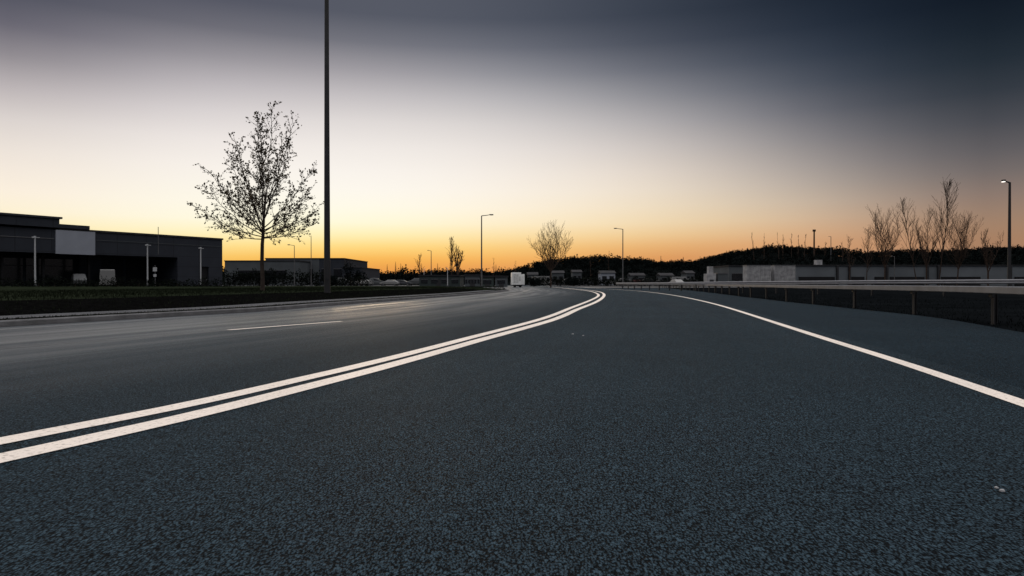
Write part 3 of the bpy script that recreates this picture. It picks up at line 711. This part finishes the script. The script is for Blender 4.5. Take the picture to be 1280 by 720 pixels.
# ---------------------------------------------------------------- hills and woods
sky_line = [(-700,330),(0,334),(300,335),(440,337),(500,337.5),(560,334.5),(640,336),(655,331),(700,323),(740,321),(790,322.5),(830,327),(870,325.5),(900,318),(940,310),(960,308),(1000,309),(1040,310),(1060,315),(1075,318.5),(1100,313),(1160,313.5),(1200,311.5),(1280,309.5),(1500,305),(2000,312)]
def skyy(px):
    for (a, ya), (b_, yb) in zip(sky_line, sky_line[1:]):
        if a <= px <= b_: return ya+(yb-ya)*(px-a)/(b_-a)
    return 334
s = MB(); pxs = [-700+12*i for i in range(226)]; deps = [(255,-.02,0),(262,.15,0),(290,.55,1),(330,.9,1),(360,1,1),(420,.8,1),(520,.0,0)]
s = MB()
for px in pxs:
    xr = at(px, 300)
    for (Yd, k, _) in deps:
        hgt = max(0, zz(skyy(px), 330)-1.5)*k
        s.v.append((at(px, 330) if False else (px-640)*330/F*(.8+.2*Yd/330), Yd, hgt-.05 if k > 0 else -.3))
w = len(deps)
for i in range(len(pxs)-1):
    for k in range(w-1): a = i*w+k; s.f.append((a, a+w, a+w+1, a+1))
tag(s.build('hill', M['hill'], smooth=True), kind='structure')
def wood(name, px0, px1, n, lab, seed, Ys=(265,360), hmin=2.4, hmax=4.3):
    rnd = random.Random(seed); s = MB()
    for _ in range(n):
        px = rnd.uniform(px0, px1); Y = rnd.uniform(*Ys); kk = (Y-255)/105; kk = min(1, kk*1.6) if Y < 330 else 1
        base = max(0, zz(skyy(px), 330)-2.7)*min(1, max(0,(Y-258)/60))
        x = (px-640)*330/F*(.8+.2*Y/330); h_ = rnd.uniform(hmin, hmax)*(.8+.5*noise.noise(Vector((px*.03, Y*.02, seed))))
        con = rnd.random() < .4
        leafy(s, x, Y, base+h_*.5, 1.3 if con else 2.4, 1.3 if con else 2.0, h_*(.62 if con else .47), 34 if con else 60, .55, rnd, con)
    return tag(s.build(name, M['conifer']), lab, 'woods', kind='stuff')
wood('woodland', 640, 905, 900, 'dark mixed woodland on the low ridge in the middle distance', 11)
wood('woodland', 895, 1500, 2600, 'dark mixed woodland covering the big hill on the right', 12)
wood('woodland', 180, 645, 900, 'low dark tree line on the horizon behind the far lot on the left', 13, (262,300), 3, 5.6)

def conifer(h, w, seed):
    rnd = random.Random(seed); r = empty('conifer', (0,0,0), 0, 'x', 'tree', 'conifers standing above the tree line')
    s = MB(); s.tube([(0,0,0),(0,0,h*.96)], [.14,.02], 6); s.build('trunk', M['bark'], r)
    s = MB(); n = int(h*3.2)
    for i in range(n):
        z = h*(.12+.86*i/n); rr = w*(1-i/n)**.85*rnd.uniform(.65,1.15)+.08
        for k in range(7):
            a = rnd.uniform(0, 2*math.pi); dz = -.25*rr; hw = .18*rr+.06
            ca, sa = math.cos(a), math.sin(a)
            s.quad((0,0,z+.12),(ca*rr*.55-sa*hw, sa*rr*.55+ca*hw, z+dz*.4),(ca*rr, sa*rr, z+dz),(ca*rr*.55+sa*hw, sa*rr*.55-ca*hw, z+dz*.4))
    s.build('crown', M['conifer'], r); return r
cf = [conifer(6, 1.1, 21), conifer(6, 1.7, 22)]; cu = set()
for k, px, top, Y, sc_, lab in [(0,484,329,240,1,'small slim conifer left of the tallest of the low conifers'),(0,494.5,325.5,240,1,'tallest slim conifer on the low tree line beyond the lot'),(1,501,328,240,1,'second slim conifer just right of the tallest one'),(1,527,328,240,1,'bushy conifer left of the distant street lamp'),(0,563,322,230,1,'narrow dark conifer beside the twin bare trees'),(1,620,329.5,250,1,'small conifer left of the white box truck'),(1,547,328,235,1,'bushy conifer just right of the distant street lamp'),
    (1,826,318.5,262,1,'pointed conifer on the ridge right of the street lamp'),(1,854,319.5,262,1,'wider pointed conifer where the ridge dips'),(0,875,318.5,262,1,'slim conifer at the foot of the big hill'),(0,804,319.5,262,1,'small conifer nearest right of the street lamp'),(1,908,311.5,268,1,'conifer on the left shoulder of the big hill'),(1,961,304,280,1,'conifer on the summit of the big hill')]:
    o = cf[k] if k not in cu else copy_tree(cf[k]); cu.add(k)
    base = max(0, zz(skyy(px), 330)-3.6)*max(0,(Y-258)/75) if Y > 258 else 0
    hh = (zz(top, Y)-base)/6
    place(o, (at(px,Y), Y, base), random.uniform(0,6), lab, (max(.8,hh*.62),)*2+(hh,))
for px, top, Y, wx, lab in [(438,324,150,10,'dark bushy tree crown just right of the black mast'),(300,337,130,16,'dark bush at the corner of the building'),(335,341,120,14,'dark bush right of the tree trunk'),(450,335,150,7,'dark bush right end of the low dark block'),(412,342,110,9,'dark bush at the foot of the black mast'),(718,346,130,12,'dark bush below the houses, right of the bare tree'),(668,347,130,8,'dark bush just right of the box truck')]:
    x = at(px,Y); zt = zz(top,Y); w_ = wx*Y/F; rnd = random.Random(px)
    r = empty('bush', (x,Y,0), 0, lab, 'bush', 'dark bushes')
    s = MB()
    for k in range(5): leafy(s, rnd.uniform(-w_,w_)*.6, rnd.uniform(-1,1), zt*rnd.uniform(.35,.62), w_*.6, w_*.6, zt*.38, 160, .22, rnd)
    s.build('foliage', M['conifer'], r)
    s = MB(); s.tube([(0,0,-.05),(0,0,zt*.5)], [.12,.05], 6); s.build('stem', M['bark'], r)

# ---------------------------------------------------------------- branching trees
def grow(s, p, d, length, rad, depth, rnd, par, tips):
    n = max(2, int(length/par['seg'])); pts = [p.copy()]; rads = [rad]; cur = p.copy(); dv = d.normalized()
    for i in range(n):
        dv = (dv + Vector((rnd.gauss(0,1), rnd.gauss(0,1), rnd.gauss(0,1)))*par['wig'] + Vector((0,0,par['up']))).normalized()
        cur = cur + dv*length/n; pts.append(cur.copy()); rads.append(max(par['rmin'], rad*(1-.75*(i+1)/n)))
    s.tube(pts, rads, 4 if depth > 0 else 6, cap=False)
    if depth >= par['depth']:
        tips.append((pts, rads)); return
    kids = par['kids'][depth]
    for k in range(kids):
        t_ = (par['t0'] + (1-par['t0'])*(k+rnd.random())/kids); idx = min(n-1, int(t_*n)); fr = t_*n-idx
        q = pts[idx].lerp(pts[min(n, idx+1)], max(0, min(1, fr))); ax = (pts[min(n, idx+1)]-pts[idx]).normalized()
        side = ax.cross(Vector((rnd.gauss(0,1), rnd.gauss(0,1), rnd.gauss(0,1)))).normalized()
        a = math.radians(rnd.uniform(*par['ang'])); nd = ax*math.cos(a)+side*math.sin(a)
        grow(s, q, nd, length*(1-t_*.45)*rnd.uniform(*par['lf']), rads[idx]*.6, depth+1, rnd, par, tips)
    tips.append((pts[-3:], rads[-3:]))

# the main tree with the last few leaves
YT = 28; tx = at(328, YT); tz = .27
mt = empty('tree', (tx, YT, tz), 0, 'lone young tree with sparse small leaves and upswept branches on the grass bank', 'tree')
rnd = random.Random(5); s = MB(); tips = []
def P(px, py, dy=0): return Vector((at(px, YT)-tx, dy, zz(py, YT)-tz))
trunk_top = P(329, 294)
ts = MB(); ts.tube([(0,0,-.15),(0,0,0),(.01,0,.5),P(327.5,330),P(328,305),trunk_top,P(330,270),P(333,240)], [.13,.1,.082,.078,.072,.066,.052,.04], 10)
ts.build('trunk', M['bark'], mt, smooth=True)
par = dict(seg=.22, wig=.10, up=.05, rmin=.006, depth=2, kids=[9, 4], t0=.22, ang=(22,48), lf=(.30,.52))
limbs = [ # start px,py ; tip px,py ; y-depth of tip
 (329,294, 242,226,.6),(329,296, 250,258,-.8),(329,292, 262,212,-.3),(329,290, 284,166,.8),(328,292, 300,196,-1.2),
 (330,280, 318,142,.3),(331,266, 345,126,-.2),(333,255, 364,146,.5),(332,262, 334,150,-.9),(330,285, 386,205,.7),(330,290, 392,238,-.5),
 (330,292, 394,262,.3),(329,297, 372,284,-1.2),(329,299, 262,280,.9),(330,275, 352,170,1.4),(329,288, 310,160,1.5),(329,290, 280,240,1.8),(330,288, 372,236,1.9),(329,290, 345,230,-2.0),(329,291, 305,240,-2.1),
 (329,298, 388,276,1.0),(330,276, 366,178,-1.2),(329,284, 296,176,-.2)]
for (a, b_, c, d_, dy) in limbs:
    p0 = P(a, b_); p1 = P(c, d_, dy); p1 = p0.lerp(p1, .96); dv = p1-p0; L0 = dv.length
    n = 10; pts = []; rads = []
    for i in range(n+1):
        t_ = i/n; q = p0.lerp(p1, t_); sag = math.sin(t_*math.pi)
        q.z -= sag*L0*.07*(1 if abs(dv.x) > .8 else .2); q += Vector((noise.noise(Vector((a, c, i*.5))), noise.noise(Vector((c, d_, i*.5))), 0))*.09*(1 if i else 0)
        pts.append(q); rads.append(.019*(1-t_)+.0045)
    s.tube(pts, rads, 5, cap=False); tips.append((pts[-4:], rads[-4:]))
    nk = int(10+L0*4.6)
    for k in range(nk):
        t_ = .16+.84*(k+rnd.random())/nk; idx = min(n-1, int(t_*n)); q = pts[idx].lerp(pts[idx+1], t_*n-idx)
        ax = (pts[idx+1]-pts[idx]).normalized(); side = ax.cross(Vector((rnd.gauss(0,1), rnd.gauss(0,1), rnd.gauss(0,1)))).normalized()
        an = math.radians(rnd.uniform(25,52)); nd = ax*math.cos(an)+side*math.sin(an)
        grow(s, q, nd, rnd.uniform(.4,1.15)*(1.1-t_*.6), .010, 1, rnd, dict(par, kids=[0,2], depth=2, seg=.13, rmin=.0034), tips)
s.build('branches', M['bark'], mt)
s = MB()
for pts, rads in tips:
    for i in range(len(pts)-1):
        for _ in range(2 if rnd.random() < .95 else 1):
            q = pts[i].lerp(pts[i+1], rnd.random()) + Vector((rnd.gauss(0,.035), rnd.gauss(0,.035), rnd.gauss(0,.03)))
            if rnd.random() < .10: continue
            a = (Vector((rnd.gauss(0,1), rnd.gauss(0,1), rnd.gauss(0,1)))*.55 + (pts[i+1]-pts[i]).normalized()).normalized(); b2 = a.cross(Vector((rnd.gauss(0,1), rnd.gauss(0,1), rnd.gauss(0,1)))).normalized()
            l_ = rnd.uniform(.055,.12); w_ = l_*.34
            s.quad(tuple(q), tuple(q+a*l_*.5+b2*w_), tuple(q+a*l_), tuple(q+a*l_*.5-b2*w_))
lv = s.build('leaves', M['leaf'], mt)
print('leaf faces', len(lv.data.polygons))

# bare trees
def bare(name, px, top, Y, wpx, lab, seed, z0=0, spread=(18,42), upright=.12, kids=(9,6), grp='bare winter trees', stems=1, thick=1.0, lean=0, sl=.25):
    rnd = random.Random(seed); h = zz(top, Y)-z0; r = empty(name, (at(px,Y), Y, z0), 0, lab, 'tree', grp)
    w = wpx*Y/F; px_m = Y/F
    s = MB(); b = MB(); tips = []; rm = px_m*.13*thick
    if stems > 1: s.tube([(0,0,-.1),(lean*h*.12,0,h*.12),(lean*h*.24,0,h*.245)], [px_m*1.3*thick, px_m*1.05*thick, px_m*.95*thick], 8)
    for k in range(stems):
        ln = Vector(((0 if stems == 1 else sl*(2*((k*2+1)/(stems*2))-1)+rnd.uniform(-.06,.06))+lean, rnd.uniform(-.2,.2), 1)).normalized()
        hh = h*(1-abs(ln.x-lean)*.55)*(1 if stems == 1 else rnd.uniform(.88,1.0)); n = 12; pts = []
        fork = 0 if stems == 1 else h*.24
        for i in range(n+1):
            t_ = i/n; pts.append(Vector((lean*fork,0,fork)) + ln*(hh-fork)*t_/ln.z + Vector((rnd.gauss(0,.03)*w*t_, rnd.gauss(0,.03)*w*t_, 0)))
        rd = [max(rm, px_m*.75*thick*(1-t_/n)**1.1) for t_ in range(n+1)]
        s.tube(pts, rd, 6, cap=False)
        nk = kids[0]*3
        for j in range(nk):
            t_ = (.24 if stems == 1 else .05)+(.74 if stems == 1 else .93)*(j+rnd.random())/nk; idx = min(n-1, int(t_*n)); q = pts[idx].lerp(pts[idx+1], t_*n-idx)
            a = rnd.uniform(0, 2*math.pi); an = math.radians(rnd.uniform(*spread))
            d = Vector((math.cos(a)*math.sin(an), math.sin(a)*math.sin(an), math.cos(an)))
            reach = w/2/max(.3, math.sin(an))/(1+.35*(stems-1)**.6)*(1.0-.72*max(0, t_-.3))*rnd.uniform(.6,1.05)
            reach = min(reach, (h-q.z)*1.05/max(.4,d.z))
            grow(b, q, d, reach, max(rm, px_m*.42*thick*(1-t_*.5)), 1, rnd, dict(seg=reach/6+.01, wig=.10, up=upright, rmin=rm, depth=2, kids=[0, kids[1]], t0=.25, ang=(18,42), lf=(.35,.6)), tips)
    s.build('trunk', M['twig'], r); b.build('branches', M['twig'], r); return r
bare('bare_tree', 688.5, 279, 95, 54, 'round-crowned bare tree in the middle of the horizon', 31, kids=(7,7), spread=(18,46), upright=.07, stems=5, sl=.85, thick=.72)
bare('bare_tree', 565, 298, 175, 14, 'tall thin bare tree, left of the pair left of the street lamp', 32, kids=(8,5), spread=(8,25))
bare('bare_tree', 572, 306, 178, 16, 'bushier bare tree, right of the pair left of the street lamp', 33, kids=(5,5), spread=(10,28), stems=3)
bare('bare_tree', 525, 319, 180, 14, 'faint small bare tree beside the distant street lamp', 34, kids=(5,4))
YR = 105
bare('bare_tree', 1106, 262, YR, 62, 'wide bare tree, leftmost of the big ones above the right warehouse', 41, kids=(7,6), spread=(16,42), stems=4, sl=.50, thick=.75)
bare('bare_tree', 1147, 250, YR, 30, 'bare tree leaning left, second of the big ones above the warehouse', 42, kids=(8,5), spread=(12,30), lean=-.16)
bare('bare_tree', 1173, 231, YR, 34, 'tallest bare tree with a slender upright crown above the right warehouse', 43, kids=(12,6), spread=(8,24))
bare('bare_tree', 1158, 262, YR+4, 34, 'bushy bare tree between the leaning one and the tallest one', 44, kids=(8,6), spread=(12,40), stems=3, sl=.4, thick=.75)
bare('bare_tree', 1196, 270, YR+2, 60, 'broad low bare tree just right of the tallest one', 45, kids=(7,6), spread=(18,45), stems=4, lean=.08, sl=.5, thick=.75)
bare('bare_tree', 1235, 285, YR+6, 24, 'small round bare tree next to the lit street lamp', 46, kids=(5,5), spread=(18,42), stems=3, sl=.4)
bare('bare_tree', 1083, 287, YR+8, 22, 'small bare tree left of the wide leftmost big one', 47, kids=(6,5), spread=(14,38))
bare('bare_tree', 1062, 296, 140, 14, 'small faint bare tree in the dip between the hills', 48, kids=(5,5))
for i, (px, top, lab) in enumerate([(943,291,'leaning bare sapling, first from the left on the hilltop'),(955,292,'bare sapling, second from the left on the hilltop'),(974,291,'bare sapling in the middle of the hilltop row'),(978.5,294,'bare sapling close behind the middle one on the hilltop'),(989,292,'bare sapling, third from the mast on the hilltop'),(997.5,294,'bare sapling, second left of the mast on the hilltop'),(1004.5,293,'bare sapling nearest left of the radio mast'),(1030,303,'low bare sapling between the radio mast and the hilltop lamp'),(1053.5,303,'bare sapling right of the hilltop lamp')]):
    bare('bare_sapling', px, top, 300, 5, lab, 60+i, z0=9, kids=(3,3), spread=(8,24), grp='bare saplings on the hilltop', thick=.8, lean=-.12 if i == 0 else 0)
for i, (px, top, lab) in enumerate([(738,318,'tiny bare tree left of the street lamp with the left arm'),(761,314,'faint thin bare tree just left of the street lamp arm'),(617,322,'faint bare tree above the small conifer'),(645,326,'faint bare tree above the box truck')]):
    bare('bare_sapling', px, top, 250, 7, lab, 80+i, kids=(3,3), grp='faint bare saplings', thick=.6)
for i, (px, py, rr, lab) in enumerate([(1247, 611, .006, 'tiny pale stone chip on the asphalt at the right, the upper one'), (1254, 615, .008, 'tiny pale stone chip on the asphalt at the right, the lower one'), (716, 418, .014, 'small pale chip lying mid-lane below the double line bend'), (729, 420, .012, 'small pale chip right of the other one mid-lane')]):
    x, y = G(px, py); s = MB(); s.tube([(0,0,0),(0,0,rr*.5),(rr*.1,0,rr*.8)], [rr, rr*.9, rr*.4], 6)
    o = s.build('stone_chip', M['wall_white']); o.location = (x, y, .001); o.rotation_euler.z = i; tag(o, lab, 'stone', 'stone chips on the road')
print('objects', len(sc.objects), 'verts', sum(len(o.data.vertices) for o in sc.objects if o.type == 'MESH'))
